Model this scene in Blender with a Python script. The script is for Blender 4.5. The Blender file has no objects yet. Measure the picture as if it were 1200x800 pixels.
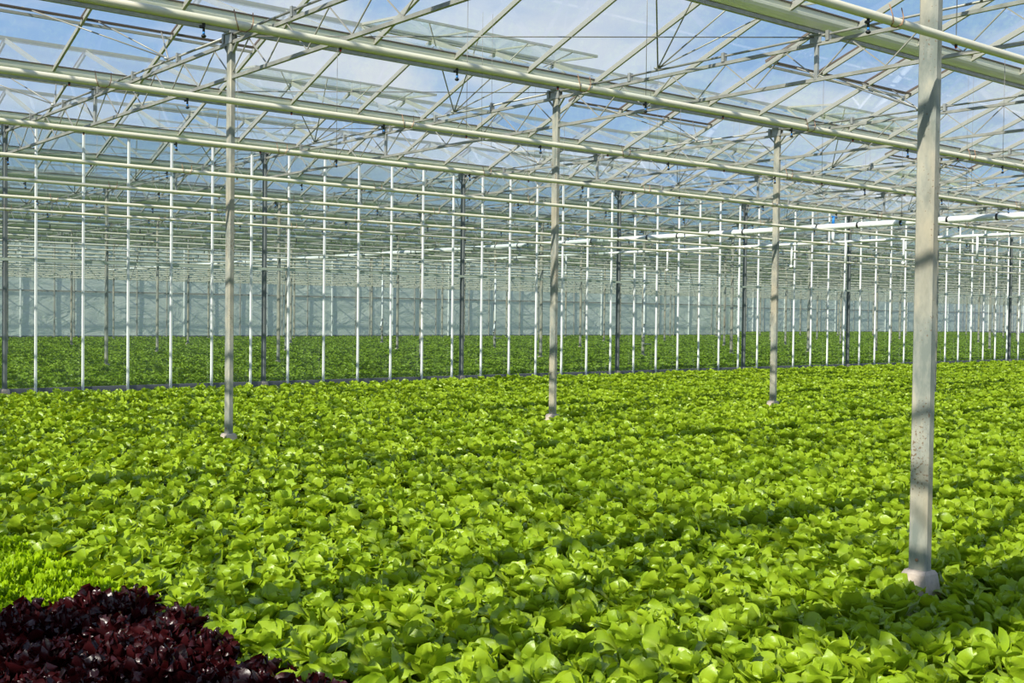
import bpy, math, random
import numpy as np
from mathutils import Vector, Matrix
SC = bpy.context.scene
COL = SC.collection
rng = np.random.default_rng(7)
R = random.Random(5)
ZL = 0.20                      # height of the crop's surface over the soil
# ------------------------------------------------------------------ camera
F_PX, YAW, PITCH, ROLL = 1358.5, 0.68394, 0.023555, 0.012234
CAM = Vector((-5.3601, -11.2500, 1.3023 + ZL))
_r = Vector((math.cos(YAW), -math.sin(YAW), 0)); _f0 = Vector((math.sin(YAW), math.cos(YAW), 0)); _u0 = Vector((0, 0, 1))
FWD = _f0 * math.cos(PITCH) - _u0 * math.sin(PITCH)
_up = _f0 * math.sin(PITCH) + _u0 * math.cos(PITCH)
RT = _r * math.cos(ROLL) + _up * math.sin(ROLL)
UP = -_r * math.sin(ROLL) + _up * math.cos(ROLL)
cd = bpy.data.cameras.new('camera'); cam = bpy.data.objects.new('camera', cd); COL.objects.link(cam)
cam.matrix_world = Matrix(((RT.x, UP.x, -FWD.x, CAM.x), (RT.y, UP.y, -FWD.y, CAM.y), (RT.z, UP.z, -FWD.z, CAM.z), (0, 0, 0, 1)))
cd.sensor_width = 36.0; cd.lens = F_PX / 1200 * 36.0; cd.clip_start = 0.05; cd.clip_end = 600
SC.camera = cam
def img(p):
    d = Vector(p) - CAM; z = d.dot(FWD)
    if z < 0.05: return None
    return 600 + F_PX * d.dot(RT) / z, 400 - F_PX * d.dot(UP) / z, z
def seen(p, m=250, mt=400):
    q = img(p)
    return q is not None and -m < q[0] < 1200 + m and -mt < q[1] < 800 + mt
def dist(p): return (Vector(p) - CAM).length
# ------------------------------------------------------------------ light
SUN_TRAVEL = Vector((math.cos(math.radians(17)) * math.cos(math.radians(37.7)), math.sin(math.radians(17)) * math.cos(math.radians(37.7)), -math.sin(math.radians(37.7))))
sl = bpy.data.lights.new('sun', 'SUN'); sl.energy = 7.6; sl.angle = math.radians(0.55); sl.color = (1.0, 0.93, 0.80)
so = bpy.data.objects.new('sun', sl); so.rotation_euler = SUN_TRAVEL.to_track_quat('-Z', 'Y').to_euler(); so.location = (-20, -20, 30); COL.objects.link(so)
SC.view_settings.view_transform = 'Standard'; SC.view_settings.look = 'None'
SC.view_settings.exposure = 0.0; SC.view_settings.gamma = 1.0; SC.view_settings.use_curve_mapping = False
SC.cycles.transparent_max_bounces = 64
SC.cycles.max_bounces = 8; SC.cycles.diffuse_bounces = 4; SC.cycles.glossy_bounces = 3; SC.cycles.transmission_bounces = 4
SC.cycles.use_denoising = True

class NT:
    """small node-tree writer"""
    def __init__(s, tree): s.t = tree; s.n = tree.nodes; s.l = tree.links
    def add(s, typ, ins=None, **kw):
        nd = s.n.new(typ)
        for k, v in kw.items(): setattr(nd, k, v)
        for k, v in (ins or {}).items():
            sk = nd.inputs[k]
            if isinstance(v, bpy.types.NodeSocket): s.l.new(v, sk)
            else: sk.default_value = v
        return nd
    def ramp(s, fac, stops):
        nd = s.n.new('ShaderNodeValToRGB'); e = nd.color_ramp.elements
        while len(e) < len(stops): e.new(0.5)
        for el, (p, c) in zip(e, stops): el.position = p; el.color = c if len(c) == 4 else (*c, 1)
        s.l.new(fac, nd.inputs[0]); return nd.outputs[0]
wd = bpy.data.worlds.new('sky'); SC.world = wd; wd.use_nodes = True
w = NT(wd.node_tree); w.n.clear()
tc = w.add('ShaderNodeTexCoord')
sep = w.add('ShaderNodeSeparateXYZ', {0: tc.outputs['Generated']})
base = w.ramp(sep.outputs['Z'], [(0.0, (0.46, 0.60, 0.74)), (0.10, (0.38, 0.56, 0.82)), (0.30, (0.28, 0.48, 0.80)), (1.0, (0.09, 0.22, 0.55))])
# flattened cloud layer: direction divided by height
dv = w.add('ShaderNodeMath', {0: sep.outputs['Z'], 1: 0.12}, operation='ADD')
cx = w.add('ShaderNodeMath', {0: sep.outputs['X'], 1: dv.outputs[0]}, operation='DIVIDE')
cy = w.add('ShaderNodeMath', {0: sep.outputs['Y'], 1: dv.outputs[0]}, operation='DIVIDE')
cv = w.add('ShaderNodeCombineXYZ', {0: cx.outputs[0], 1: cy.outputs[0], 2: 3.3})
nz = w.add('ShaderNodeTexNoise', {'Vector': cv.outputs[0], 'Scale': 1.15, 'Detail': 7.0, 'Roughness': 0.56})
cl = w.ramp(nz.outputs[0], [(0.45, (0, 0, 0)), (0.62, (0.75, 0.75, 0.75))])
mx = w.add('ShaderNodeMix', {0: cl, 6: base, 7: (0.80, 0.84, 0.90, 1)}, data_type='RGBA')
def skydir(px, py):
    d = (FWD + RT * ((px - 600) / F_PX) + UP * ((400 - py) / F_PX)).normalized(); return d
nz2 = w.add('ShaderNodeTexNoise', {'Vector': tc.outputs['Generated'], 'Scale': 9.0, 'Detail': 6.0, 'Roughness': 0.55})
cur = mx.outputs[2]
for (px, py, r0, r1, amt) in ((330, 70, 0.085, 0.02, 0.85), (455, 85, 0.050, 0.012, 0.85), (660, 10, 0.075, 0.015, 0.5), (1010, 250, 0.09, 0.02, 0.7), (780, -60, 0.10, 0.03, 0.4)):
    # a cumulus bank in this direction of the sky
    dd = w.add('ShaderNodeVectorMath', {0: tc.outputs['Generated'], 1: tuple(skydir(px, py))}, operation='DISTANCE')
    pn = w.add('ShaderNodeMath', {0: nz2.outputs[0], 1: -0.14, 2: dd.outputs['Value']}, operation='MULTIPLY_ADD')
    fm = w.add('ShaderNodeMapRange', {0: pn.outputs[0], 1: r0 - 0.07, 2: r1 - 0.07, 3: 0.0, 4: amt}, interpolation_type='SMOOTHSTEP')
    m_ = w.add('ShaderNodeMix', {0: fm.outputs[0], 6: cur, 7: (0.80, 0.82, 0.86, 1)}, data_type='RGBA'); cur = m_.outputs[2]
bg = w.add('ShaderNodeBackground', {0: cur, 1: 1.0})
ow = w.add('ShaderNodeOutputWorld', {0: bg.outputs[0]})

# ------------------------------------------------------------------ materials
def mat(name):
    m = bpy.data.materials.new(name); m.use_nodes = True; t = NT(m.node_tree); t.n.clear()
    return m, t
def out(t, sock): t.add('ShaderNodeOutputMaterial', {0: sock})
def simple(name, col, rough=0.5, metal=0.0, noise=0.0, scale=20.0, dark=0.6, bump=0.0, coords='Object'):
    m, t = mat(name); c = (*col, 1)
    ins = {'Roughness': rough, 'Metallic': metal, 'Base Color': c}
    if noise or bump:
        tcn = t.add('ShaderNodeTexCoord'); g = t.add('ShaderNodeNewGeometry')
        n = t.add('ShaderNodeTexNoise', {'Vector': g.outputs['Position'], 'Scale': scale, 'Detail': 4.0})
        if noise:
            f = t.add('ShaderNodeMapRange', {0: n.outputs[0], 1: 0.35, 2: 0.7, 3: 0.0, 4: noise})
            mxn = t.add('ShaderNodeMix', {0: f.outputs[0], 6: c, 7: (*[x * dark for x in col], 1)}, data_type='RGBA')
            ins['Base Color'] = mxn.outputs[2]
        if bump:
            b = t.add('ShaderNodeBump', {'Height': n.outputs[0], 'Strength': bump, 'Distance': 0.01}); ins['Normal'] = b.outputs[0]
    p = t.add('ShaderNodeBsdfPrincipled', ins); out(t, p.outputs[0]); return m
GALV = simple('galvanised_steel', (0.40, 0.41, 0.39), 0.42, 0.45, 0.8, 14, 0.68)
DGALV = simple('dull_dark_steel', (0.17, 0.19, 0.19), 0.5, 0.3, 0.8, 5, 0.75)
ROD = simple('lattice_rod_steel', (0.33, 0.32, 0.28), 0.45, 0.25)
CHORD = simple('girder_tube_steel', (0.36, 0.36, 0.32), 0.42, 0.25, 0.8, 6, 0.55)
CREAM = simple('cream_painted_pipe', (0.82, 0.77, 0.60), 0.32, 0.0, 0.5, 3, 0.85)
ALU = simple('aluminium_gutter', (0.90, 0.90, 0.74), 0.30, 0.16, 0.6, 1.5, 0.85)
BAR = simple('aluminium_glazing_bar', (0.40, 0.40, 0.35), 0.4, 0.3)
WHITE = simple('white_painted_steel', (0.74, 0.77, 0.76), 0.4)
DARK = simple('dark_rubber_seal', (0.10, 0.075, 0.06), 0.6)
BLACK = simple('black_plastic', (0.02, 0.02, 0.022), 0.45)
RED = simple('red_plastic', (0.55, 0.02, 0.02), 0.4)
BLUE = simple('blue_plastic', (0.02, 0.22, 0.65), 0.4)
RUST = simple('rusty_wire', (0.36, 0.20, 0.11), 0.7)
CONC = simple('pinkish_concrete', (0.60, 0.50, 0.42), 0.85, 0, 0.8, 30, 0.75, 0.4)
SOIL = simple('dark_soil', (0.055, 0.042, 0.026), 0.95, 0, 0.8, 9, 0.5, 0.6)
RAILM = simple('pale_green_rail', (0.42, 0.48, 0.40), 0.45)
KICK = simple('grey_kick_board', (0.16, 0.17, 0.19), 0.6)
MULL = simple('weathered_mullion', (0.36, 0.35, 0.30), 0.6, 0, 0.6, 4, 0.7)
CABLE = simple('steel_cable', (0.25, 0.24, 0.22), 0.5, 0.5)

def post_mat():
    m, t = mat('rust_speckled_post'); g = t.add('ShaderNodeNewGeometry')
    sc = t.add('ShaderNodeMapping', {0: g.outputs['Position'], 3: (1, 1, 0.45)})
    n1 = t.add('ShaderNodeTexNoise', {'Vector': sc.outputs[0], 'Scale': 9.0, 'Detail': 5.0, 'Roughness': 0.6})
    base = t.ramp(n1.outputs[0], [(0.38, (0.21, 0.235, 0.21)), (0.50, (0.33, 0.335, 0.29)), (0.64, (0.47, 0.44, 0.35))])
    n2 = t.add('ShaderNodeTexNoise', {'Vector': sc.outputs[0], 'Scale': 3.0, 'Detail': 3.0})
    warm = t.ramp(n2.outputs[0], [(0.47, (0, 0, 0)), (0.66, (0.45, 0.45, 0.45))])
    a = t.add('ShaderNodeMix', {0: warm, 6: base, 7: (0.46, 0.37, 0.24, 1)}, data_type='RGBA')
    n3 = t.add('ShaderNodeTexNoise', {'Vector': g.outputs['Position'], 'Scale': 75.0, 'Detail': 2.0})
    msk = t.add('ShaderNodeTexNoise', {'Vector': sc.outputs[0], 'Scale': 3.6, 'Detail': 2.0})
    mm = t.add('ShaderNodeMath', {0: n3.outputs[0], 1: msk.outputs[0]}, operation='MULTIPLY')
    sp = t.ramp(mm.outputs[0], [(0.355, (0, 0, 0)), (0.385, (0.8, 0.8, 0.8))])
    b = t.add('ShaderNodeMix', {0: sp, 6: a.outputs[2], 7: (0.17, 0.10, 0.05, 1)}, data_type='RGBA')
    bp = t.add('ShaderNodeBump', {'Height': n1.outputs[0], 'Strength': 0.15, 'Distance': 0.01})
    p = t.add('ShaderNodeBsdfPrincipled', {'Base Color': b.outputs[2], 'Roughness': 0.5, 'Metallic': 0.15, 'Normal': bp.outputs[0]}); out(t, p.outputs[0]); return m
POST = post_mat()

def glass_mat(name, tint, dirt, dirtcol, ior=1.5, streak=(1.2, 5, 1), rough=0.0, gmul=0.6, lo=0.4, hi=0.8):
    m, t = mat(name); g = t.add('ShaderNodeNewGeometry')
    tr = t.add('ShaderNodeBsdfTransparent', {0: (*tint, 1)})
    mp = t.add('ShaderNodeMapping', {0: g.outputs['Position'], 3: streak})
    n = t.add('ShaderNodeTexNoise', {'Vector': mp.outputs[0], 'Scale': 1.0, 'Detail': 5.0, 'Roughness': 0.6})
    f = t.add('ShaderNodeMapRange', {0: n.outputs[0], 1: lo, 2: hi, 3: dirt * 0.25, 4: dirt})
    di = t.add('ShaderNodeBsdfDiffuse', {0: (*dirtcol, 1)}); ds = t.add('ShaderNodeBsdfTranslucent', {0: (*dirtcol, 1)})
    dm = t.add('ShaderNodeMixShader', {0: 0.5, 1: di.outputs[0], 2: ds.outputs[0]})
    a = t.add('ShaderNodeMixShader', {0: f.outputs[0], 1: tr.outputs[0], 2: dm.outputs[0]})
    gl = t.add('ShaderNodeBsdfGlossy', {0: (1, 1, 1, 1), 1: rough})
    fr = t.add('ShaderNodeFresnel', {0: ior}); fm = t.add('ShaderNodeMath', {0: fr.outputs[0], 1: gmul}, operation='MULTIPLY')
    # thin sheet: the same reflectance from either side
    lw = t.add('ShaderNodeLayerWeight', {0: 0.5})
    pw = t.add('ShaderNodeMath', {0: lw.outputs['Facing'], 1: 5.0}, operation='POWER')
    ad = t.add('ShaderNodeMath', {0: pw.outputs[0], 1: 0.9 * gmul}, operation='MULTIPLY')
    ad2 = t.add('ShaderNodeMath', {0: ad.outputs[0], 1: 0.07 * gmul}, operation='ADD')
    o = t.add('ShaderNodeMixShader', {0: ad2.outputs[0], 1: a.outputs[0], 2: gl.outputs[0]})
    out(t, o.outputs[0]); return m
GLASS = glass_mat('roof_glass', (0.93, 0.965, 0.99), 0.07, (0.75, 0.82, 0.85), streak=(3.0, 0.35, 0.35), gmul=0.8)
VGLASS = glass_mat('weathered_vent_glass', (0.86, 0.93, 0.91), 0.17, (0.60, 0.68, 0.62), streak=(3.0, 0.6, 0.6))
FILM = glass_mat('clear_divider_film', (0.70, 0.76, 0.74), 0.08, (0.50, 0.62, 0.62), streak=(0.6, 1, 1.2), rough=0.15, gmul=0.5)
def farfilm_mat():
    m, t = mat('milky_wall_film'); g = t.add('ShaderNodeNewGeometry')
    mp = t.add('ShaderNodeMapping', {0: g.outputs['Position'], 2: (0, math.radians(28), 0), 3: (0.45, 1, 0.8)})
    n = t.add('ShaderNodeTexNoise', {'Vector': mp.outputs[0], 'Scale': 1.4, 'Detail': 4.0, 'Distortion': 0.8})
    b = t.add('ShaderNodeBump', {'Height': n.outputs[0], 'Strength': 0.9, 'Distance': 0.25})
    c = t.ramp(n.outputs[0], [(0.3, (0.84, 0.90, 0.74)), (0.7, (0.94, 0.98, 0.84))])
    di = t.add('ShaderNodeBsdfDiffuse', {0: c, 'Normal': b.outputs[0]}); ts = t.add('ShaderNodeBsdfTranslucent', {0: c, 'Normal': b.outputs[0]})
    a = t.add('ShaderNodeMixShader', {0: 0.55, 1: di.outputs[0], 2: ts.outputs[0]})
    gl = t.add('ShaderNodeBsdfGlossy', {0: (0.8, 0.85, 0.85, 1), 1: 0.3, 'Normal': b.outputs[0]})
    o = t.add('ShaderNodeMixShader', {0: 0.08, 1: a.outputs[0], 2: gl.outputs[0]}); out(t, o.outputs[0]); return m
FARFILM = farfilm_mat()

def leaf_mat(name, c0, c1, trans, tmix=0.4, gloss=0.35, rough=0.38, hue=0.5, rib=None):
    """c0/c1: the two leaf colours varied from plant to plant; attribute 'rib' pales the midrib"""
    m, t = mat(name); g = t.add('ShaderNodeNewGeometry'); oi = t.add('ShaderNodeObjectInfo')
    n = t.add('ShaderNodeTexNoise', {'Vector': g.outputs['Position'], 'Scale': 22.0, 'Detail': 3.0})
    f = t.add('ShaderNodeMath', {0: n.outputs[0], 1: 0.7}, operation='MULTIPLY')
    f2 = t.add('ShaderNodeMath', {0: oi.outputs['Random'], 1: 0.3, 2: f.outputs[0]}, operation='MULTIPLY_ADD')
    c = t.add('ShaderNodeMix', {0: f2.outputs[0], 6: (*c0, 1), 7: (*c1, 1)}, data_type='RGBA')
    col = c.outputs[2]
    if rib:
        at = t.add('ShaderNodeAttribute', attribute_name='rib')
        c2 = t.add('ShaderNodeMix', {0: at.outputs['Fac'], 6: col, 7: (*rib, 1)}, data_type='RGBA'); col = c2.outputs[2]
    bp = t.add('ShaderNodeBump', {'Height': n.outputs[0], 'Strength': 0.35, 'Distance': 0.012})
    di = t.add('ShaderNodeBsdfPrincipled', {'Base Color': col, 'Roughness': rough, 'Specular IOR Level': gloss, 'Normal': bp.outputs[0]})
    ts = t.add('ShaderNodeBsdfTranslucent', {0: (*trans, 1)})
    o = t.add('ShaderNodeMixShader', {0: tmix, 1: di.outputs[0], 2: ts.outputs[0]}); out(t, o.outputs[0]); return m
LG = leaf_mat('butterhead_leaf', (0.16, 0.29, 0.011), (0.40, 0.52, 0.026), (0.54, 0.67, 0.014), 0.24, 0.40, 0.38, rib=(0.55, 0.66, 0.12))
LFAR = leaf_mat('deeper_green_leaf', (0.12, 0.235, 0.012), (0.28, 0.40, 0.025), (0.36, 0.50, 0.015), 0.24, 0.3, 0.42, rib=(0.30, 0.44, 0.08))
LF = leaf_mat('frisee_leaf', (0.22, 0.39, 0.004), (0.44, 0.60, 0.010), (0.52, 0.74, 0.004), 0.36, 0.3, 0.45)
LR = leaf_mat('red_oak_leaf', (0.014, 0.003, 0.004), (0.060, 0.006, 0.008), (0.10, 0.006, 0.005), 0.20, 0.55, 0.33)

# ------------------------------------------------------------------ mesh helpers
class MB:
    def __init__(s): s.v = []; s.f = []; s.k = 0; s.smooth = []
    def raw(s, v, f, sm=False):
        s.v.extend(map(tuple, v)); s.f.extend([tuple(i + s.k for i in q) for q in f]); s.smooth.extend([sm] * len(f)); s.k += len(v); return s
    def box(s, lo, hi):
        x0, y0, z0 = lo; x1, y1, z1 = hi
        return s.raw([(x0, y0, z0), (x1, y0, z0), (x1, y1, z0), (x0, y1, z0), (x0, y0, z1), (x1, y0, z1), (x1, y1, z1), (x0, y1, z1)],
                     [(0, 3, 2, 1), (4, 5, 6, 7), (0, 1, 5, 4), (1, 2, 6, 5), (2, 3, 7, 6), (3, 0, 4, 7)])
    def rbox(s, lo, hi, b=0.008):
        """upright post with chamfered corners"""
        x0, y0, z0 = lo; x1, y1, z1 = hi
        p = [(x0 + b, y0), (x1 - b, y0), (x1, y0 + b), (x1, y1 - b), (x1 - b, y1), (x0 + b, y1), (x0, y1 - b), (x0, y0 + b)]
        v = [(a, c, z0) for a, c in p] + [(a, c, z1) for a, c in p]
        return s.raw(v, [tuple(range(7, -1, -1)), tuple(range(8, 16))] + [(i, (i + 1) % 8, 8 + (i + 1) % 8, 8 + i) for i in range(8)])
    def beam(s, a, b, w, h, up=(0, 0, 1)):
        a = Vector(a); b = Vector(b); d = (b - a).normalized(); u = Vector(up)
        sx = d.cross(u)
        if sx.length < 1e-4: sx = d.cross(Vector((1, 0, 0)))
        sx.normalize(); uz = sx.cross(d).normalized()
        v = []
        for p in (a, b):
            for i, j in ((-1, -1), (1, -1), (1, 1), (-1, 1)): v.append(p + sx * (i * w / 2) + uz * (j * h / 2))
        return s.raw(v, [(0, 1, 2, 3), (7, 6, 5, 4), (0, 4, 5, 1), (1, 5, 6, 2), (2, 6, 7, 3), (3, 7, 4, 0)])
    def tube(s, pts, r, n=8, cap=True):
        pts = [Vector(p) for p in pts]; rings = []; m = len(pts); v = []
        for i, p in enumerate(pts):
            d = (pts[min(i + 1, m - 1)] - pts[max(i - 1, 0)]).normalized()
            a = d.cross(Vector((0, 0, 1)))
            if a.length < 1e-3: a = d.cross(Vector((1, 0, 0)))
            a.normalize(); b = a.cross(d)
            rr = r[i] if isinstance(r, (list, tuple)) else r
            for k in range(n):
                t = 2 * math.pi * k / n; v.append(p + a * (rr * math.cos(t)) + b * (rr * math.sin(t)))
        f = [(i * n + k, i * n + (k + 1) % n, (i + 1) * n + (k + 1) % n, (i + 1) * n + k) for i in range(m - 1) for k in range(n)]
        if cap: f += [tuple(range(n - 1, -1, -1)), tuple((m - 1) * n + k for k in range(n))]
        return s.raw(v, f, True)
    def prof(s, prof, x0, x1, close=False):
        """profile in (y,z) swept along X"""
        n = len(prof); v = [(x0, y, z) for y, z in prof] + [(x1, y, z) for y, z in prof]
        return s.raw(v, [(i, (i + 1) % n, n + (i + 1) % n, n + i) for i in range(n if close else n - 1)])
    def mesh(s, name, m):
        me = bpy.data.meshes.new(name); me.from_pydata(s.v, [], s.f); me.materials.append(m)
        me.polygons.foreach_set('use_smooth', s.smooth); me.update(); return me
    def obj(s, name, m, parent=None, loc=(0, 0, 0)):
        o = bpy.data.objects.new(name, s.mesh(name, m)); COL.objects.link(o); o.location = loc
        if parent is not None: o.parent = parent
        return o
def tag(o, label=None, cat=None, group=None, kind=None):
    for k, v in (('label', label), ('category', cat), ('group', group), ('kind', kind)):
        if v: o[k] = v
    return o
def empty(name, loc=(0, 0, 0), rz=0.0, **kw):
    o = bpy.data.objects.new(name, None); COL.objects.link(o); o.location = loc; o.rotation_euler = (0, 0, rz); o.empty_display_size = 0.1
    return tag(o, **kw)
def inst(name, me, parent=None, loc=(0, 0, 0), rot=(0, 0, 0), sc=1.0):
    o = bpy.data.objects.new(name, me); COL.objects.link(o); o.location = loc; o.rotation_euler = rot; o.scale = (sc,) * 3
    if parent is not None: o.parent = parent
    return o

X0, X1 = -13.5, 112.5          # house extent along the gutters
ZG = 4.33 + ZL; ZR = 5.10 + ZL; SL = (ZR - ZG) / 2.0
BAYS = list(range(-4, 14))     # roof bay k spans Y = 4k .. 4k+4
VH = 1.69                      # half length of a vent
# ------------------------------------------------------------------ setting: soil, far walls
MB().box((-30, -30, -0.2), (150, 75, 0)).obj('floor', SOIL)['kind'] = 'structure'

def film_wall(name, a, b, z1, label):
    ax, ay = a; bx, by = b; L = math.hypot(bx - ax, by - ay); d = Vector(((bx - ax) / L, (by - ay) / L, 0)); n = Vector((-d.y, d.x, 0))
    e = empty(name, (ax, ay, 0), label=label, kind='structure')
    nx = max(2, int(L / 0.30)); nzz = 14; v = []; f = []
    P = rng.uniform(0, 6, 8)
    for i in range(nx + 1):
        for j in range(nzz + 1):
            s_ = L * i / nx; z = 0.22 + (z1 - 0.22) * j / nzz
            w_ = 0.022 * math.sin(2.1 * s_ + 1.2 * z + P[0]) + 0.012 * math.sin(1.9 * s_ - 2.6 * z + P[1] + math.sin(0.4 * s_) * 3) + 0.006 * math.sin(5.0 * s_ - 6.0 * z + P[2])
            env = abs(math.sin(math.pi * s_ / 1.5)) * (0.4 + 0.6 * math.sin(0.31 * s_ + P[3]) ** 2)
            v.append(d * s_ + n * (w_ * env) + Vector((0, 0, z)))
    for i in range(nx):
        for j in range(nzz):
            q = i * (nzz + 1) + j; f.append((q, q + nzz + 1, q + nzz + 2, q + 1))
    MB().raw(v, f, True).obj('film_sheet', FARFILM, e)
    MB().beam((0, 0, 0.12), d * L + Vector((0, 0, 0.12)), 0.05, 0.26).obj('kick_board', KICK, e)
    off = -n * 0.05
    MB().beam(off + Vector((0, 0, 2.32)), off + d * L + Vector((0, 0, 2.32)), 0.04, 0.07).obj('cross_rail', MULL, e)
    k = 0; s_ = 0.0; cnt = 0; rest = MB()
    white = MB().rbox((-0.035, -0.035, 0.2), (0.035, 0.035, z1), 0.006).mesh('white_upright', WHITE)
    brown = MB().rbox((-0.025, -0.025, 0.2), (0.025, 0.025, z1), 0.004).mesh('brown_upright', MULL)
    while s_ <= L:
        p = d * s_ + off * 1.5
        if seen((ax + p.x, ay + p.y, 1.5), 60, 60) and cnt < 95:
            inst('wall_upright', white if k % 3 == 0 else brown, e, p); cnt += 1
        else: rest.rbox((p.x - 0.025, p.y - 0.025, 0.2), (p.x + 0.025, p.y + 0.025, z1), 0.004)
        k += 1; s_ += 1.5 if k % 4 else 0.9
    if rest.v: tag(rest.obj('wall_uprights', MULL, e), kind='stuff')
    return e
film_wall('wall_far', (-14, 43.75), (60.5, 43.75), 4.35 + ZL, 'milky blue green film wall with uprights at the back of the lettuce field')
film_wall('wall_return', (60.5, 43.75), (60.5, 55.5), 4.35 + ZL, 'short return of the film wall where the house gets deeper')
film_wall('wall_deep', (60.5, 55.5), (150, 55.5), 4.35 + ZL, 'pale grey film wall far back on the right behind the deeper bays')

# ------------------------------------------------------------------ setting: glass roof
def slope_mesh(k, side, X0=None):
    """one glass slope of bay k without its vent openings; side -1 = slope towards the camera"""
    X0 = -13.5 if k < 11 else 60.6
    yr = 4 * k + 2.0; yg = 4 * k + (0.10 if side < 0 else 3.90); zg = ZG + 0.10 * SL
    yv = yr + side * 0.86; zv = ZR - 0.86 * SL
    b = MB()
    def quad(xa, xb, y0, z0, y1, z1): b.raw([(xa, y0, z0), (xb, y0, z0), (xb, y1, z1), (xa, y1, z1)], [(0, 1, 2, 3)])
    quad(X0, X1, yg, zg, yv, zv)
    c0 = 0.0 if side > 0 else 4.5; x = X0; c = c0 - 9 * 4
    while c < X1 + 9:
        a, e = c - VH, c + VH
        if e > X0 and a < X1:
            if a > x: quad(x, a, yv, zv, yr, ZR)
            x = max(x, e)
        c += 9.0
    if x < X1: quad(x, X1, yv, zv, yr, ZR)
    return b
bar_cache = {}
def bar_mesh(side):
    if side not in bar_cache:
        b = MB(); b.beam((0, side * 1.93, -(1.93 * SL) - 0.045), (0, 0, -0.045), 0.030, 0.040); b.beam((0, side * 1.93, -(1.93 * SL) - 0.012), (0, 0, -0.012), 0.012, 0.03)
        bar_cache[side] = b.mesh('glazing_bar', BAR)
    return bar_cache[side]
for n, k in enumerate(BAYS):
    X0 = -13.5 if k < 11 else 60.6
    yr = 4 * k + 2.0
    e = empty('ceiling', (0, 0, 0), label='glass roof bay with sloped panes on thin glazing bars', kind='structure', group='glass roof bays')
    for side in (-1, 1): slope_mesh(k, side).obj('roof_glazing', GLASS, e)
    MB().beam((X0, yr, ZR - 0.01), (X1, yr, ZR - 0.01), 0.05, 0.06).obj('ridge_bar', BAR, e)
    cnt = 0; rest = MB(); x = 0.5625 - 1.125 * 12
    while x < X1:
        for side in (-1, 1):
            if x < X0: continue
            ps = [(x, yr + side * t, ZR - t * SL) for t in (0, 1, 1.9)]
            if k <= 2 and cnt < 98 and x < 48 and any(seen(p, 30, 30) for p in ps):
                inst('glazing_bar', bar_mesh(side), e, (x, yr, ZR)); cnt += 1
            else: rest.beam((x, yr + side * 1.93, ZR - 1.93 * SL - 0.03), (x, yr, ZR - 0.03), 0.028, 0.045)
        x += 1.125
    tag(rest.obj('glazing_bars', BAR, e), kind='stuff')

# gable ends of the roof strip (open sides stay out of view)
# ------------------------------------------------------------------ gutters
def gutter_prof(y):
    zt = ZG + 0.02; zb = ZG - 0.11
    half = [(0.105, zt + 0.02), (0.105, zt - 0.030), (0.100, zt - 0.055), (0.086, zt - 0.082), (0.064, zt - 0.106), (0.034, zb)]
    inn = [(0.028, zb + 0.008), (0.058, zt - 0.098), (0.078, zt - 0.076), (0.092, zt - 0.05), (0.097, zt + 0.02)]
    return [(y - a, z) for a, z in half] + [(y + a, z) for a, z in half[::-1]] + [(y + a, z) for a, z in inn[::-1]] + [(y - a, z) for a, z in inn]
GLAB = {-2: 'aluminium roof gutter over the nearest tall post', -1: 'thick pale roof gutter crossing the top right of the view', 0: 'pale roof gutter resting on the three posts in the front bed',
        1: 'roof gutter between the front posts and the white divider', 2: 'roof gutter above the row of white divider posts'}
for k in range(-4, 14):
    X0 = -13.5 if k < 11 else 60.6
    e = empty('roof_gutter', (0, 0, 0), label=GLAB.get(k, 'pale roof gutter far behind the divider' if k > 2 else 'pale roof gutter over the near corner of the beds'), cat='gutter', group='parallel roof gutters', kind='thing')
    g = MB().prof(gutter_prof(4 * k), X0, X1, True).obj('channel', ALU, e)
    z = ZG - 0.115
    MB().prof([(4 * k - 0.026, z), (4 * k - 0.020, z - 0.035), (4 * k + 0.020, z - 0.035), (4 * k + 0.026, z)], X0, X1, True).obj('condensation_channel', GALV, e)
    for s in (-1, 1): MB().beam((X0, 4 * k + s * 0.115, ZG + 0.045), (X1, 4 * k + s * 0.115, ZG + 0.045), 0.012, 0.014).obj('glass_seal', DARK, e)

X0 = -13.5
# ------------------------------------------------------------------ posts
ZTOP = 4.17 + ZL; ZTC = 4.08 + ZL; ZBC = 3.72 + ZL; ZRAIL = 4.16 + ZL
col_me = MB().rbox((-0.0275, -0.051, 0.0), (0.0275, 0.051, ZTOP), 0.007).mesh('post_tube', POST)
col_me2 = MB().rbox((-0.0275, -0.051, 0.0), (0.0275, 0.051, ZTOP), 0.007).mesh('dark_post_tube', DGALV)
foot = MB(); fw = 0.058
foot.raw([(-fw * 1.5, -fw * 1.6, 0), (fw * 1.5, -fw * 1.6, 0), (fw * 1.5, fw * 1.6, 0), (-fw * 1.5, fw * 1.6, 0), (-fw, -fw * 1.15, 0.205), (fw, -fw * 1.15, 0.205), (fw, fw * 1.15, 0.205), (-fw, fw * 1.15, 0.205),
          (-fw * .8, -fw, 0.222), (fw * .8, -fw, 0.222), (fw * .8, fw, 0.222), (-fw * .8, fw, 0.222)],
         [(3, 2, 1, 0)] + [(i, (i + 1) % 4, 4 + (i + 1) % 4, 4 + i) for i in range(4)] + [(4 + i, 4 + (i + 1) % 4, 8 + (i + 1) % 4, 8 + i) for i in range(4)] + [(8, 9, 10, 11)])
foot_me = foot.mesh('footing', CONC)
head = MB().box((-0.05, -0.075, ZTOP), (0.05, 0.075, ZTOP + 0.02)); head.box((-0.034, -0.075, ZTOP - 0.10), (-0.0285, 0.075, ZTOP)); head.box((0.0285, -0.075, ZTOP - 0.10), (0.034, 0.075, ZTOP))
head_me = head.mesh('head_plate', GALV)
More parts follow.
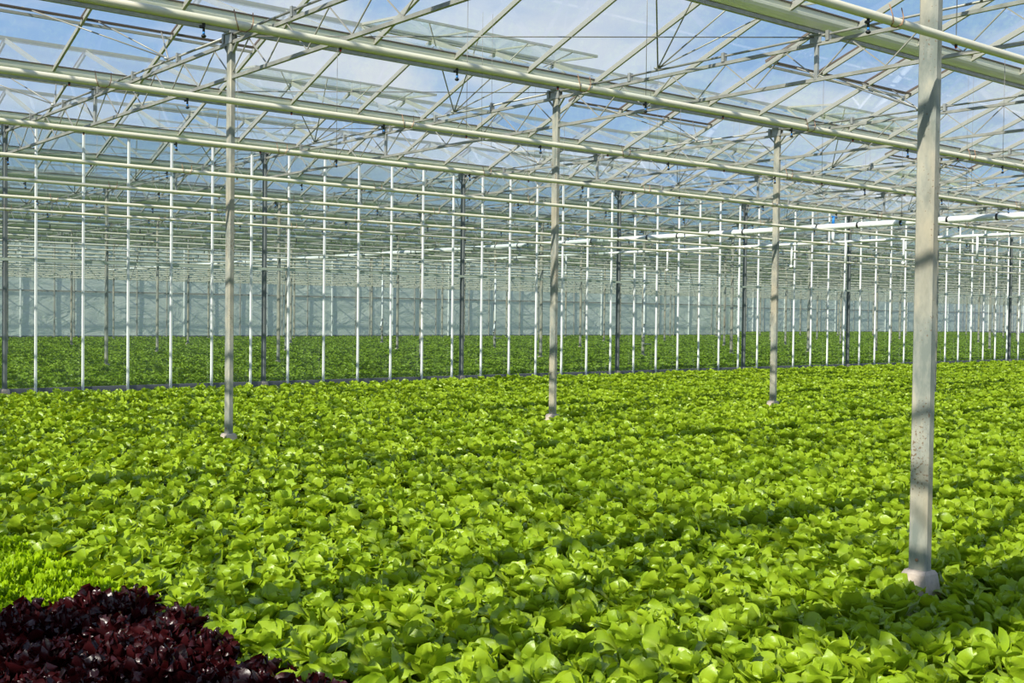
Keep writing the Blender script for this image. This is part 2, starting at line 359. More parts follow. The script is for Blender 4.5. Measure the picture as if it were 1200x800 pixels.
knee_me = [MB().beam((0, s * 0.04, ZTC - 0.12), (0, s * 0.15, ZTC - 0.01), 0.03, 0.012).mesh('knee_bracket', GALV) for s in (-1, 1)]
bolt_me = MB().tube([(-0.034, 0, 0.275), (-0.026, 0, 0.275)], 0.008, 8).mesh('bolt', RUST)
POSTLAB = {(0, -1): 'large rust speckled square steel post standing nearest, right of the view', (0, 0): 'steel post on a concrete foot, leftmost of the three in the front bed',
           (1, 0): 'steel post on a concrete foot, middle one of the three in the front bed', (2, 0): 'steel post on a concrete foot, right one of the three in the front bed'}
for i in range(-2, 25):
    for j in range(-2, 6):
        p = (4.5 * i - (0.025 if (i, j) == (-1, -1) else 0), 8.0 * j, 0)
        shadow_ok = dist(p) < 16 and i <= 2 and j <= 0
        if not (seen((p[0], p[1], 2), 60, 400) or shadow_ok): continue
        if p[1] > 43 and p[0] < 60: continue
        if j == 1: lab = 'dark grey steel post in the row right behind the white divider'; grp = 'posts along the divider'
        elif j > 1: lab = 'thin grey steel post on a pale foot in the field behind the divider'; grp = 'posts in the far field'
        elif j == 0: lab = POSTLAB.get((i, j), 'steel post in the front row beyond the right edge'); grp = 'posts in the front beds'
        else: lab = POSTLAB.get((i, j), 'steel post near the corner of the beds'); grp = 'posts in the front beds'
        e = empty('support_post', p if j != 1 else (p[0], p[1] + 0.02, 0), label=lab, cat='post', group=grp, kind='thing')
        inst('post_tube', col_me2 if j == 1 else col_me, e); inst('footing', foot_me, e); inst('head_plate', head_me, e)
        if dist(p) < 34: inst('knee_bracket', knee_me[0], e); inst('knee_bracket', knee_me[1], e)
        if dist(p) < 20: inst('bolt', bolt_me, e)

# ------------------------------------------------------------------ lattice girders (one per 8 m span) with their bits
def sagline(): pass
tc_me = MB().beam((0, 0.05, ZTC), (0, 7.95, ZTC), 0.035, 0.035).mesh('top_chord', CHORD)
bc_me = MB().beam((0, 0.05, ZBC), (0, 7.95, ZBC), 0.035, 0.035).mesh('bottom_chord', CHORD)
ds = [MB().beam((0, 0.4, ZTC - .02), (0, 0.0, ZBC + .02), 0.011, 0.011).mesh('web_rod', ROD), MB().beam((0, 0.4, ZTC - .02), (0, 0.8, ZBC + .02), 0.011, 0.011).mesh('web_rod', ROD)]
kp = MB().rbox((-0.02, -0.02, ZBC), (0.02, 0.02, ZG - 0.15), 0.004); king_me = kp.mesh('king_post', GALV)
sad = MB().box((-0.05, -0.07, ZG - 0.165), (0.05, 0.07, ZG - 0.15)); sad.box((-0.026, -0.07, ZTC + 0.01), (-0.022, 0.07, ZG - 0.16)); saddle_me = sad.mesh('gutter_saddle', GALV)
br = MB().box((-0.028, -0.022, ZTC + 0.015), (-0.022, 0.022, ZRAIL + 0.035)); br.box((-0.028, -0.022, ZTC + 0.015), (0.02, -0.018, ZRAIL + 0.03)); br.box((-0.028, 0.018, ZTC + 0.015), (0.02, 0.022, ZRAIL + 0.03))
brk_me = br.mesh('rail_bracket', GALV)
roll_me = MB().tube([(-0.02, 0, ZTC + 0.035), (0.02, 0, ZTC + 0.035)], 0.012, 8).mesh('roller', BLACK)
rail_me = MB().tube([(0, 0, ZRAIL), (0, 8.0, ZRAIL)], 0.013, 8).mesh('rail_tube', CHORD)
far_b = MB(); far_b.beam((0, 0.05, ZTC), (0, 7.95, ZTC), 0.035, 0.035); far_b.beam((0, 0.05, ZBC), (0, 7.95, ZBC), 0.035, 0.035)
for q in range(10):
    y = 0.8 * q; far_b.beam((0, y + 0.4, ZTC), (0, y, ZBC), 0.012, 0.012); far_b.beam((0, y + 0.4, ZTC), (0, y + 0.8, ZBC), 0.012, 0.012)
far_b.beam((0, 4, ZBC), (0, 4, ZG - 0.15), 0.04, 0.04)
for q in range(6): far_b.beam((0, 1.333 * q + .13, ZTC), (0, 1.333 * q + .13, ZRAIL + 0.03), 0.035, 0.045)
far_me = far_b.mesh('lattice_girder', CHORD)
BRY = [0.14, 1.333, 2.667, 3.86, 5.22, 6.667]
for i in range(-2, 25):
    for j in range(-2, 7):
        x, y = 4.5 * i, 8.0 * j
        if y + 4 > 43.9 and x < 60: continue
        pts = [(x, y + t, 4.1) for t in (0, 2, 4, 6, 8)]
        near = dist((x, y + 4, 4)) < 17 and i <= 2
        if not (any(seen(p, 200, 300) for p in pts) or near): continue
        dd = dist((x, y + 4, 4))
        nm = {-1: 'over the near beds', 0: 'just before the divider'}.get(j, 'behind the divider' if j > 0 else 'over the near corner')
        lab = 'grey steel lattice girder spanning %s' % nm
        if dd > 42:
            o = inst('lattice_girder', far_me, None, (x, y, 0)); tag(o, 'small distant steel lattice girder in the far roof', 'girder', 'distant lattice girders', 'thing')
            o2 = None
            continue
        e = empty('lattice_girder', (x, y, 0), label=lab, cat='girder', group='lattice girders ' + nm, kind='thing')
        inst('top_chord', tc_me, e); inst('bottom_chord', bc_me, e)
        for q in range(10): inst('web_rod', ds[0], e, (0, 0.8 * q, 0)); inst('web_rod', ds[1], e, (0, 0.8 * q, 0))
        inst('king_post', king_me, e, (0, 4, 0)); inst('gutter_saddle', saddle_me, e, (0, 4, 0))
        for yy in BRY:
            inst('rail_bracket', brk_me, e, (0, yy, 0))
            if dd < 25: inst('roller', roll_me, e, (0, yy, 0))
        r = inst('vent_rail', rail_me, None, (x, y, 0)); tag(r, 'thin sliding vent rail on brackets along a girder %s' % nm, 'rail', 'vent rails ' + nm, 'thing')

# ------------------------------------------------------------------ vents
def vent(k, side, c):
    yr = 4 * k + 2.0; tl = math.radians(1.0) if side > 0 else math.radians(16.5)
    a = math.atan(SL) - tl      # down-slope angle of the panel
    L = 0.955; dy = side * math.cos(a) * L; dz = -math.sin(a) * L
    P = lambda x, t: Vector((x, side * math.cos(a) * L * t, -math.sin(a) * L * t + 0.012))
    e_lab = ('glass roof vent propped open above its ridge' if side < 0 else 'closed glass roof vent with a dark frame')
    d_ = dist((c, yr, ZR))
    if d_ > 48:
        b = MB(); b.raw([P(-VH, 0), P(VH, 0), P(VH, 1), P(-VH, 1)], [(0, 1, 2, 3)])
        key = ('far', side)
        if key not in vcache: vcache[key] = b.mesh('roof_vent', VGLASS if side < 0 else GLASS)
        o = inst('roof_vent', vcache[key], None, (c, yr, ZR)); tag(o, 'small distant roof vent, ' + ('propped open' if side < 0 else 'closed'), 'vent', 'distant roof vents ' + str(side > 0), 'thing'); return
    if side not in vcache:
        fr = MB(); w_ = 0.022
        for p, q in ((P(-VH, 0.02), P(VH, 0.02)), (P(-VH, 1), P(VH, 1)), (P(-VH, 0), P(-VH, 1)), (P(VH, 0), P(VH, 1))): fr.beam(p, q, w_, 0.032)
        for x in (-0.5625, 0.5625): fr.beam(P(x, 0), P(x, 1), 0.02, 0.025)
        pn = MB().raw([P(-VH, 0), P(VH, 0), P(VH, 1), P(-VH, 1)], [(0, 1, 2, 3)])
        sl_ = MB(); q0 = Vector((-VH, side * 0.89, -0.89 * SL - 0.035)); q1 = Vector((VH, side * 0.89, -0.89 * SL - 0.035)); sl_.beam(q0, q1, 0.035, 0.03)
        for x in (-VH, VH): sl_.beam((x, 0, -0.035), (x, side * 0.89, -0.89 * SL - 0.035), 0.03, 0.03)
        gk = MB(); gk.beam(q0 + Vector((0, side * -0.10, 0.04)), q1 + Vector((0, side * -0.10, 0.04)), 0.03, 0.02)
        rods = []
        yj = -0.38 if side > 0 else 0.22
        J = Vector((0, yj, ZRAIL + 0.02 - ZR))
        for x in (-1.25, -0.42, 0.42, 1.25):
            e_ = P(x, 0.97); rods.append(MB().tube([J, e_], 0.009, 6).mesh('push_rod', ROD))
        jt = MB().tube([J + Vector((-0.05, 0, 0)), J + Vector((0.05, 0, 0))], 0.016, 8).mesh('rod_joint', GALV)
        vcache[side] = (fr.mesh('vent_frame', BAR if side < 0 else DARK), pn.mesh('vent_pane', VGLASS if side < 0 else GLASS), sl_.mesh('opening_frame', BAR if side < 0 else BAR), gk.mesh('rubber_seal', DARK), rods, jt)
    fr, pn, sl_, gk, rods, jt = vcache[side]
    e = empty('roof_vent', (c, yr, ZR), label=e_lab, cat='vent', group='open roof vents' if side < 0 else 'closed roof vents', kind='thing')
    inst('vent_frame', fr, e); inst('vent_pane', pn, e); inst('opening_frame', sl_, e)
    if side > 0: inst('rubber_seal', gk, e)
    if d_ < 40:
        for r in rods: inst('push_rod', r, e)
        inst('rod_joint', jt, e)
vcache = {}
for k in BAYS:
    for side in (-1, 1):
        c = (0.0 if side > 0 else 4.5) - 9
        while c < X1 - 3:
            pp = (c, 4 * k + 2.0, ZR)
            if k >= 11 and c < 64:
                c += 9.0; continue
            ok = any(seen((c + t, 4 * k + 2.0, ZR), 250, 250) for t in (-2, 0, 2))
            if ok or (dist(pp) < 14 and c < 6): vent(k, side, c)
            c += 9.0

# ------------------------------------------------------------------ sprinkler pipes
def sprk(black):
    b = MB()
    if black:
        b.tube([(0, 0, 0), (0, 0, -0.016), (0, 0, -0.02), (0, 0, -0.042)], [0.008, 0.008, 0.006, 0.006], 7)
        b.tube([(0, 0, -0.016), (-0.020, 0, -0.020)], [0.007, 0.008], 6)
        b.tube([(0, 0, -0.052), (0, 0, -0.060), (0, 0, -0.063), (0, 0, -0.070)], [0.005, 0.013, 0.013, 0.006], 8)
    else: b.tube([(0, 0, 0.002), (0, 0, -0.014)], [0.008, 0.007], 7)
    return b
sb_me = sprk(True).mesh('sprinkler', BLACK); sr_me = sprk(False).mesh('nozzle', BLACK)
collar_b = MB().tube([(0, 0, -0.041), (0, 0, -0.053)], [0.006, 0.006], 7).mesh('nozzle_ring', BLUE)
collar_r = MB().tube([(0, 0, -0.013), (0, 0, -0.021)], [0.007, 0.005], 7).mesh('nozzle_tip', RED)
PR = 0.0215; ZP = 2.69 + ZL
hk = MB()
hk.tube([(-0.05, -0.01, 0.07), (-0.046, -PR - .003, 0.02), (-0.035, -PR - .003, -0.012), (-0.02, 0, -PR - .004), (0.02, 0, -PR - .004), (0.035, -PR - .003, -0.012), (0.046, -PR - .003, 0.02), (0.05, -0.01, 0.07)], 0.0028, 5)
hook_me = hk.mesh('hook', RUST)
wr = MB().tube([(0, 0, 0), (0.0, 0.0, ZBC - ZP)], 0.0022, 5); wire_me = wr.mesh('hanger_wire', CABLE)
PLAB = {-4: 'nearest cream sprinkler pipe, crossing in front of the large rust speckled post', -3: 'cream sprinkler pipe crossing the top left, second nearest',
        -2: 'cream sprinkler pipe, third nearest', -1: 'cream sprinkler pipe, fourth nearest', 0: 'cream sprinkler pipe just in front of the three front posts',
        1: 'cream sprinkler pipe just behind the three front posts', 2: 'cream sprinkler pipe midway to the white divider', 3: 'last cream sprinkler pipe before the white divider'}
for k in range(-4, 22):
    y = {-4: -8.14, -3: -6.0, -2: -4.09, -1: -2.15, 0: -0.16, 1: 1.87}.get(k, 2.0 * k - 0.08)
    if k == 4: y = 8.12 + 0.08
    lab = PLAB.get(k, 'cream sprinkler pipe behind the white divider')
    e = empty('sprinkler_pipe', (0, y, ZP), label=lab, cat='pipe', group='cream sprinkler pipes' if k < 4 else 'sprinkler pipes behind the divider', kind='thing')
    xs = np.linspace(X0, X1, 57)
    MB().tube([(x, 0, 0) for x in xs], PR, 10).obj('pipe', CREAM, e)
    rest = MB(); n = 0; q = -16
    while q * 0.75 < X1 - 3:
        x = q * 0.75; blk = (q + k + 3) % 2 == 1
        blk = ((q % 2) == 0) if (k % 2) else ((q % 2) != 0)
        if k == -4: blk = (q == -1) or (q > 0 and q % 2)
        vis = seen((x, y, ZP), 20, 20)
        if vis and k <= 3 and x < 30 and n < 60:
            z0 = -PR + 0.002
            s_ = inst('sprinkler' if blk else 'nozzle', sb_me if blk else sr_me, e, (x, 0, z0)); inst('nozzle_ring' if blk else 'nozzle_tip', collar_b if blk else collar_r, s_); n += 1
        elif blk: rest.box((x - .006, -.006, -PR - 0.06), (x + .006, .006, -PR))
        else: rest.box((x - .006, -.006, -PR - 0.02), (x + .006, .006, -PR))
        q += 1
    tag(rest.obj('small_sprinklers', BLACK, e), kind='stuff')
    m = 0
    for i in range(-2, 25):
        x = 4.5 * i
        if not seen((x, y, ZP), 100, 300) and dist((x, y, 2)) > 8: continue
        if dist((x, y, 2)) < 40:
            h = inst('hook', hook_me, e, (x - 0.55, 0, 0)); inst('hanger_wire', wire_me, e, (x + 0.0, 0, 0))
            inst('hook', hook_me, e, (x + 1.7, 0, 0))

v = []; f = []  # made-up sheet on cords, out of view, added to shade the lower right
for a_ in range(25):
    for b_ in range(7):
        v.append((-7.0 + 5.0 * a_ / 24 + (0.10 * math.sin(b_ * 1.7) if a_ == 0 else 0), -10.48 + 0.68 * b_ / 6, 4.62 + ZL + 0.03 * math.sin(a_ * 1.3) + 0.05 * math.sin(b_ * 1.1 + a_ * .3)))
for a_ in range(24):
    for b_ in range(6): f.append((a_ * 7 + b_, a_ * 7 + 7 + b_, a_ * 7 + 8 + b_, a_ * 7 + b_ + 1))
BLOCKER = simple('white_sun_blocker', (0.75, 0.75, 0.72), 0.8)
blocker_o = MB().raw(v, f, True).obj('added_sun_blocker', BLOCKER); tag(blocker_o, 'white sheet added out of view to cast shade on the near bed', 'sun blocker', None, 'thing')
for a_ in range(0, 25, 4):
    for b_ in (0, 6):
        q = v[a_ * 7 + b_]; MB().tube([q, (q[0], q[1], ZR - abs(q[1] + 10) * SL - 0.01)], 0.003, 5).obj('blocker_cord', CABLE, blocker_o)
# ------------------------------------------------------------------ bracing cables from girder to girder
for k in range(-3, 4):
    o = MB().tube([(4.5, 4 * k, ZTC + 0.07), (0.0, 4 * k + 4, ZTC + 0.07)], 0.006, 6).obj('bracing_cable', CABLE)
    tag(o, 'thin steel bracing cable running diagonally under the gutters', 'cable', 'diagonal bracing cables', 'thing')
# thin vent screen threads hanging in pairs
for (x, y) in [(2.6, -0.9), (5.6, -0.6), (6.2, 2.6), (9.4, 1.2), (10.6, -2.2), (12.8, 1.0), (3.4, 3.2), (8.2, 5.0)]:
    e = empty('hanging_thread', (x, y, 0), label='pair of thin threads hanging from the roof', cat='thread', group='hanging threads', kind='thing')
    for s in (0, 0.14): MB().tube([(s, 0, ZP + 0.5), (s, 0.0, ZR - abs((y % 4) - 2) * SL)], 0.0022, 4).obj('thread', CABLE, e)

# ------------------------------------------------------------------ white divider
YD = 7.95
pm = MB().rbox((-0.018, -0.03, 0.0), (0.018, 0.01, ZG - 0.17), 0.004).mesh('divider_post', WHITE)
q = -8
while True:
    x = 0.45 + 0.75 * q
    if x > 75: break
    if seen((x, YD, 2), 60, 60): tag(inst('divider_post', pm, None, (x, YD, 0)), 'slim white upright post in the divider row', 'post', 'white divider posts', 'thing')
    q += 1
o = MB().beam((X0, YD + 0.03, 2.07 + ZL), (X1, YD + 0.03, 2.07 + ZL), 0.035, 0.045).obj('divider_rail', RAILM); tag(o, 'pale green horizontal rail running along the divider posts', 'rail', None, 'thing')
o = MB().box((X0, YD + 0.015, 0.0), (X1, YD + 0.045, 0.225)).obj('kick_board', KICK); tag(o, 'low dark grey board at the foot of the divider', 'board', None, 'thing')
b = MB(); nx = 168
v = []; f = []
for i in range(nx + 1):
    for j in range(7):
        x = X0 + (X1 - X0) * i / nx; z = 0.24 + (ZG - 0.17 - 0.24) * j / 6
        v.append((x, YD + 0.06 + 0.006 * math.sin(3.1 * x + 2 * z), z))
for i in range(nx):
    for j in range(6): f.append((i * 7 + j, i * 7 + 7 + j, i * 7 + 8 + j, i * 7 + j + 1))
o = b.raw(v, f, True).obj('divider_film', FILM); tag(o, 'clear plastic film stretched behind the white divider posts', 'film', None, 'thing')

# ------------------------------------------------------------------ white heating mains across the gutters
def pipe_obj(name, pts, r, m, parent): return MB().tube(pts, r, 12).obj(name, m, parent)
XW = 13.2
e = empty('water_main', (XW, 0, 3.03 + ZL), label='thick white water main running across under the roof', cat='pipe', kind='thing')
pipe_obj('pipe', [(0, y, 0) for y in np.linspace(-14, 40, 28)], 0.055, WHITE, e)
band = MB().tube([(0, -0.02, 0), (0, 0.02, 0)], 0.060, 12).mesh('pipe_clamp', BLACK)
lp = MB().tube([(0, 0.0, 0.06), (0, 0.0, 0.5)], 0.004, 5).mesh('clamp_wire', CABLE)
y = -13.0
while y < 24:
    if seen((XW, y, 3.2), 30, 30): inst('pipe_clamp', band, e, (0, y, 0)); inst('clamp_wire', lp, e, (0, y, 0))
    y += 0.9
vb = MB().tube([(0, 0, 0.02), (0, 0, 0.16)], [0.03, 0.022], 8); vb.box((-0.05, -0.012, 0.15), (0.05, 0.012, 0.17)); vb.obj('blue_valve', BLUE, e, (0, 1.95, 0.03))
pipe_obj('link_pipe', [(0, 1.95, -0.05), (0, 1.95, -0.30)], 0.028, WHITE, e)
e = empty('branch_pipe', (XW, 0, 2.73 + ZL), label='thinner white branch pipe with drop legs under the thick main', cat='pipe', kind='thing')
pipe_obj('pipe', [(0, y, 0) for y in np.linspace(-2.1, 16, 12)], 0.026, WHITE, e)
for yy in (-0.95, 0.45, 2.9, 6.2, 9.5): 
    dl = pipe_obj('drop_leg', [(0, yy, 0), (0, yy, -0.43)], 0.02, WHITE, e); MB().tube([(-.03, 0, -0.43), (.03, 0, -0.43)], 0.028, 8).obj('end_cap', WHITE, dl, (0, yy, 0))
pipe_obj('side_leg', [(-0.35, 1.42, -0.02), (-0.35, 1.42, -0.02), (-0.35, 1.42, -0.42)], 0.02, WHITE, e); pipe_obj('side_arm', [(0, 0.45, 0), (-0.35, 1.42, -0.02)], 0.02, WHITE, e)
# risers with an elbow on the posts of one far row
for yy in (16.0, 24.0, 32.0):
    e = empty('riser_pipe', (22.5 - 0.07, yy - 0.10, 0), label='white riser pipe with a bent spout strapped to a post in the far field', cat='pipe', group='riser pipes in the far field', kind='thing')
    MB().tube([(0, 0, 3.2), (0, 0, 1.25), (0, 0, 1.15), (-0.10, -0.10, 1.02), (-0.22, -0.22, 0.86)], 0.035, 8).obj('pipe', WHITE, e)
    MB().tube([(-0.22, -0.22, 0.86), (-0.27, -0.27, 0.80)], 0.038, 8).obj('spout_end', GALV, e)
    MB().box((-0.05, -0.05, 0.55), (0.30, 0.06, 0.58)).obj('strap', GALV, e)

# ------------------------------------------------------------------ lettuces
def leaf(L, W, a0, a1, cup, ruf, ns, nt, ph, lobes=0, tw=0.0, roll=0.0):
    """grid leaf growing from the origin along +X; a0,a1 = elevation at base and tip (rad)"""
    s = 1 - (1 - np.linspace(0, 1, ns)) ** 1.6; t = np.linspace(-1, 1, nt)
    ang = a0 + (a1 - a0) * s ** 1.8
    ds = np.diff(s) * L
    x = np.concatenate([[0], np.cumsum(np.cos((ang[1:] + ang[:-1]) / 2) * ds)]); z = np.concatenate([[0], np.cumsum(np.sin((ang[1:] + ang[:-1]) / 2) * ds)])
    u_ = np.clip(s / 0.58, 0, 1); w = W * (0.17 + 0.83 * u_ * u_ * (3 - 2 * u_)) * np.sqrt(np.clip(1 - (np.clip((s - 0.58) / 0.42, 0, 1)) ** 2.3, 0.02, 1))
    if lobes: w = w * (1 + 0.33 * np.cos(2 * np.pi * lobes * s + ph))
    S, T = np.meshgrid(s, t, indexing='ij')
    nx_, nz_ = -np.sin(ang), np.cos(ang)
    lift = cup * W * (T ** 2) * (0.35 + 0.65 * S) + ruf * W * np.sin(ph + 4.2 * T + 7 * S) * (np.abs(T) ** 1.5) * S + roll * W * np.abs(T) * S
    tipround = 1 - 0.05 * (T ** 2) * (S ** 3)
    # round tip: pull the corner vertices back along the spine
    X = (x[:, None] * tipround) + nx_[:, None] * lift
    Y = T * w[:, None] * (1 - 0.12 * cup)
    Z = z[:, None] * tipround + nz_[:, None] * lift + tw * T * S * W
    P = np.stack([X, Y, Z], -1).reshape(-1, 3)
    F = [(i * nt + j, (i + 1) * nt + j, (i + 1) * nt + j + 1, i * nt + j + 1) for i in range(ns - 1) for j in range(nt - 1)]
    ribv = (np.exp(-(T * 5) ** 2) * (1 - 0.75 * S) + 0.35 * np.clip(0.35 - S, 0, 1)).reshape(-1)
    return P, F, ribv
def rosette(rings, seed, ns, nt, z0=0.02):
    rg = np.random.default_rng(seed); V = []; Fc = []; Rb = []; k = 0; a = rg.uniform(0, 6.28)
    for (n, L, W, a0, a1, cup, ruf, r0, zb, lob) in rings:
        for i in range(n):
            a += 2.39996 + rg.normal(0, 0.12)
            sc = rg.uniform(0.86, 1.14)
            P, F, rb = leaf(L * sc, W * sc * rg.uniform(.9, 1.1), a0 + rg.normal(0, 0.11), a1 + rg.normal(0, 0.20), cup * rg.uniform(.5, 1.4), ruf * rg.uniform(.4, 1.5), ns, nt, rg.uniform(0, 6), lob, rg.normal(0, 0.20))
            P = P + np.array([r0, 0, zb + z0])
            c, s_ = math.cos(a), math.sin(a)
            P = np.stack([P[:, 0] * c - P[:, 1] * s_, P[:, 0] * s_ + P[:, 1] * c, P[:, 2]], -1)
            V.append(P); Fc += [tuple(q + k for q in f) for f in F]; Rb.append(rb); k += len(P)
    return np.concatenate(V), Fc, np.concatenate(Rb)
def lmesh(name, V, F, Rb, m):
    me = bpy.data.meshes.new(name); me.from_pydata(V.tolist(), [], F); me.materials.append(m)
    me.polygons.foreach_set('use_smooth', [True] * len(F))
    at = me.attributes.new('rib', 'FLOAT', 'POINT'); at.data.foreach_set('value', Rb.astype(np.float32)); me.update(); return me
D = math.radians
#            n   L     W     a0     a1     cup  ruf  r0   zb  lobes
BUT_OUT = [(6, .150, .058, D(42), D(-45), .20, .22, .012, .00, 0), (6, .140, .060, D(60), D(-25), .24, .22, .010, .025, 0), (6, .122, .056, D(76), D(-2), .30, .20, .008, .04, 0)]
BUT_IN = [(5, .095, .048, D(86), D(40), .50, .18, .012, .055, 0), (4, .075, .038, D(96), D(100), .70, .16, .018, .06, 0)]
FRI_OUT = [(16, .13, .030, D(60), D(10), .2, .5, .012, .01, 3), (90, .050, .013, D(60), D(-30), .3, 1.5, .095, .07, 2), (70, .050, .013, D(70), D(-10), .3, 1.5, .070, .11, 2)]
FRI_IN = [(60, .050, .013, D(80), D(0), .3, 1.5, .040, .135, 2), (26, .050, .013, D(90), D(40), .3, 1.5, .012, .14, 2)]
RED_OUT = [(22, .150, .024, D(64), D(-10), .40, .8, .012, .00, 3), (26, .142, .022, D(78), D(15), .45, .9, .014, .02, 3)]
RED_IN = [(20, .128, .020, D(88), D(55), .5, .9, .012, .04, 3)]
def lod(kind, seed, ns, nt):
    o, i = {'b': (BUT_OUT, BUT_IN), 'f': (FRI_OUT, FRI_IN), 'r': (RED_OUT, RED_IN)}[kind]
    return rosette(o, seed, ns, nt), rosette(i, seed + 50, ns, nt)
def near_meshes(kind, name, m, nvar, ns, nt):
    r = []
    for s in range(nvar):
        a, b = lod(kind, 100 + s, ns, nt); r.append((lmesh('outer_leaves', *a, m), lmesh('heart_leaves', *b, m)))
    return r
BM = near_meshes('b', 'butterhead', LG, 8, 10, 9)
FM = near_meshes('f', 'frisee', LF, 4, 6, 4)
RM = near_meshes('r', 'red', LR, 5, 10, 6)
SP = 0.235
def zone(x, y):
    if -8.6 < y < -6.04 and -7.5 < x < -3.33: return 'r'
    if -6.04 <= y < -4.32 and -7.5 < x < -3.46: return 'f'
    return 'b'
def in_post(x, y):
    i = round(x / 4.5); j = round(y / 8.0); return abs(x - 4.5 * i) < 0.105 and abs(y - 8 * j) < 0.135
cands = []; yk = 0
y = -15.0
while y < 7.75:
    x = -13.0 + (SP / 2 if yk % 2 else 0)
    while x < 60:
        if seen((x, y, .2), 330 if y < 0 else 250, 260) or math.hypot(x + 1, y + 5) < 14:
            px, py = x + R.gauss(0, .018), y + R.gauss(0, .018)
            if not in_post(px, py): cands.append((px, py))
        x += SP
    y += SP * 0.90; yk += 1
for (px, py) in ((0, -8), (0, 0), (4.5, 0), (9, 0)):
    ex = (px + 0.03, py - 0.20); cands = [c for c in cands if math.hypot(c[0] - ex[0], c[1] - ex[1]) > 0.13] + [ex]
def size(c):
    q = img((c[0], c[1], ZL)); return q
near = []; restp = []
for c in cands:
    q = size(c); z_ = zone(*c)
    inframe = q and -14 < q[0] < 1214 and q[1] < 838
    near.append((q[2] if inframe else 1e9, z_, c))
near.sort(key=lambda a: a[0])
cnt = {'b': 0, 'f': 0, 'r': 0}
GR = {'b': ('butterhead_lettuce', 'bright green butterhead lettuce with an open heart in the front of the bed', 'lettuce', 'butterhead lettuces in the front of the bed', BM),
      'f': ('frisee_lettuce', 'lime green frilly lettuce in the patch at the left edge', 'lettuce', 'frilly green lettuces at the left edge', FM),
      'r': ('red_oak_lettuce', 'glossy dark red oak leaf lettuce in the corner patch', 'lettuce', 'dark red lettuces in the corner patch', RM)}
outfield = {'b': [], 'f': [], 'r': []}
for d_, z_, c in near:
    if d_ < 1e8 and cnt[z_] < 300:
        cnt[z_] += 1; nm, lab, cat, grp, ms = GR[z_]
        a, b_ = ms[R.randrange(len(ms))]; sc = R.uniform(.92, 1.14) * {'b': 1.04, 'f': 1.12, 'r': 1.16}[z_]
        e = empty(nm, (c[0], c[1], 0.0), R.uniform(0, 6.28), label=lab, cat=cat, group=grp)
        e.rotation_euler = (R.gauss(0, .10), R.gauss(0, .10), e.rotation_euler[2]); e.scale = (sc, sc, sc * R.uniform(.9, 1.1))
        inst('outer_leaves', a, e); inst('heart_leaves', b_, e)
    else: outfield[z_].append(c)
# far field behind the divider
far_pts = []; y = 8.35; yk = 0; s2 = 0.235
while y < 55.3:
    x = 0.0
    xa, xb = -12, 110
    while xa < xb:
        if (y < 43.6 or xa > 60.8) and seen((xa, y, .2), 260, 60) and not in_post(xa, y) and not (abs(y - 43.7) < 0.2 and xa > 60): far_pts.append((xa + (s2 / 2 if yk % 2 else 0), y))
        xa += s2
    y += s2 * 0.9 * (1 + max(0, (y - 25)) * 0.02); yk += 1

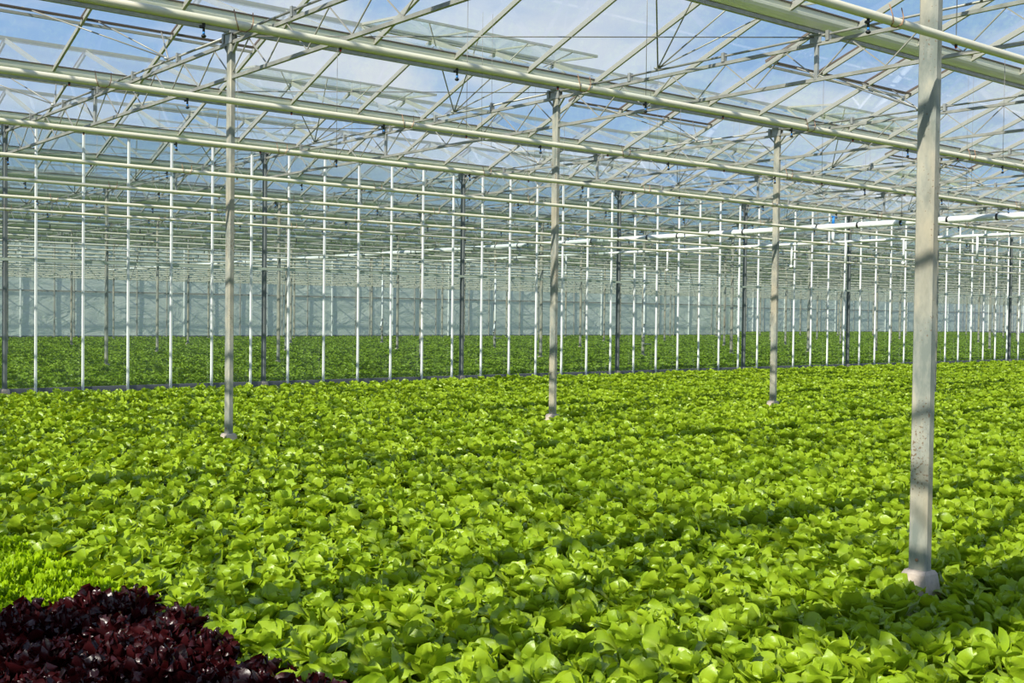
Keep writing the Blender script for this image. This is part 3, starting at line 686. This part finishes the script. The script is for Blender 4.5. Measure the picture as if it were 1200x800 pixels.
def field(name, variants, m, pts, label, cat, zs=1.0, slo=0.95, shi=1.19):
    """one object: its own mesh holds the plant shapes and the points they stand on; a node tree sets one plant on each point"""
    V = []; F = []; Rb = []; var = []; k = 0
    for i, (v, f, r) in enumerate(variants):
        V.append(v); F += [tuple(q + k for q in g) for g in f]; Rb.append(r); var += [i] * len(v); k += len(v)
    n = len(pts); P = np.array([(a, b, 0.0) for a, b in pts]); V.append(P); Rb.append(np.zeros(n)); var += [-1] * n
    V = np.concatenate(V); Rb = np.concatenate(Rb)
    me = bpy.data.meshes.new(name); me.from_pydata(V.tolist(), [], F); me.materials.append(m); me.polygons.foreach_set('use_smooth', [True] * len(F))
    N = len(V); rg = np.random.default_rng(len(pts))
    a = me.attributes.new('rib', 'FLOAT', 'POINT'); a.data.foreach_set('value', Rb.astype(np.float32))
    a = me.attributes.new('variant', 'INT', 'POINT'); a.data.foreach_set('value', np.array(var, np.int32))
    a = me.attributes.new('pick', 'INT', 'POINT'); a.data.foreach_set('value', rg.integers(0, len(variants), N).astype(np.int32))
    rot = np.stack([rg.normal(0, .10, N), rg.normal(0, .10, N), rg.uniform(0, 6.28, N)], -1)
    a = me.attributes.new('turn', 'FLOAT_VECTOR', 'POINT'); a.data.foreach_set('vector', rot.astype(np.float32).ravel())
    sc = rg.uniform(slo, shi, N); s3 = np.stack([sc, sc, sc * zs * rg.uniform(.9, 1.1, N)], -1)
    a = me.attributes.new('size', 'FLOAT_VECTOR', 'POINT'); a.data.foreach_set('vector', s3.astype(np.float32).ravel())
    o = bpy.data.objects.new(name, me); COL.objects.link(o); tag(o, label, cat, None, 'stuff')
    t = bpy.data.node_groups.new(name + '_nodes', 'GeometryNodeTree'); t.interface.new_socket('Geometry', in_out='INPUT', socket_type='NodeSocketGeometry'); t.interface.new_socket('Geometry', in_out='OUTPUT', socket_type='NodeSocketGeometry')
    g = NT(t); gi = g.add('NodeGroupInput'); go = g.add('NodeGroupOutput')
    def named(nm, ty): return g.add('GeometryNodeInputNamedAttribute', {'Name': nm}, data_type=ty).outputs['Attribute']
    va = named('variant', 'INT')
    def sel(i):
        c = g.add('FunctionNodeCompare', data_type='INT', operation='EQUAL'); g.l.new(va, c.inputs[2]); c.inputs[3].default_value = i
        s = g.add('GeometryNodeSeparateGeometry', {'Geometry': gi.outputs[0], 'Selection': c.outputs[0]}, domain='POINT'); return s.outputs['Selection']
    J = g.add('GeometryNodeJoinGeometry')
    for i in range(len(variants)):
        ti = g.add('GeometryNodeGeometryToInstance', {0: sel(i)}); g.l.new(ti.outputs[0], J.inputs[0])
    ip = g.add('GeometryNodeInstanceOnPoints'); g.l.new(sel(-1), ip.inputs['Points']); g.l.new(J.outputs[0], ip.inputs['Instance'])
    ip.inputs['Pick Instance'].default_value = True; g.l.new(named('pick', 'INT'), ip.inputs['Instance Index'])
    er = g.add('FunctionNodeEulerToRotation'); g.l.new(named('turn', 'FLOAT_VECTOR'), er.inputs[0]); g.l.new(er.outputs[0], ip.inputs['Rotation'])
    g.l.new(named('size', 'FLOAT_VECTOR'), ip.inputs['Scale']); g.l.new(ip.outputs[0], go.inputs[0])
    md = o.modifiers.new('plants', 'NODES'); md.node_group = t; return o
def both(kind, seed, ns, nt):
    a, b = lod(kind, seed, ns, nt); return np.concatenate([a[0], b[0]]), a[1] + [tuple(q + len(a[0]) for q in f) for f in b[1]], np.concatenate([a[2], b[2]])
mid = [both('b', 200 + s, 6, 5) for s in range(7)]
field('butterhead_bed', mid, LG, outfield['b'], 'dense bed of bright green butterhead lettuces reaching back to the divider', 'lettuce bed')
small = [both('b', 300 + s, 4, 3) for s in range(6)]
field('butterhead_field', small, LFAR, far_pts, 'wide field of deeper green lettuces behind the white divider', 'lettuce field', slo=1.0, shi=1.25)
if outfield['r']: field('red_oak_bed', [both('r', 400 + s, 6, 4) for s in range(3)], LR, outfield['r'], 'dark red lettuces continuing past the lower left edge', 'lettuce bed')
if outfield['f']: field('frisee_bed', [both('f', 500 + s, 5, 3) for s in range(3)], LF, outfield['f'], 'frilly green lettuces continuing past the left edge', 'lettuce bed')
print('PLANTS', cnt, {k: len(v) for k, v in outfield.items()}, len(far_pts), 'objects', len(bpy.data.objects))
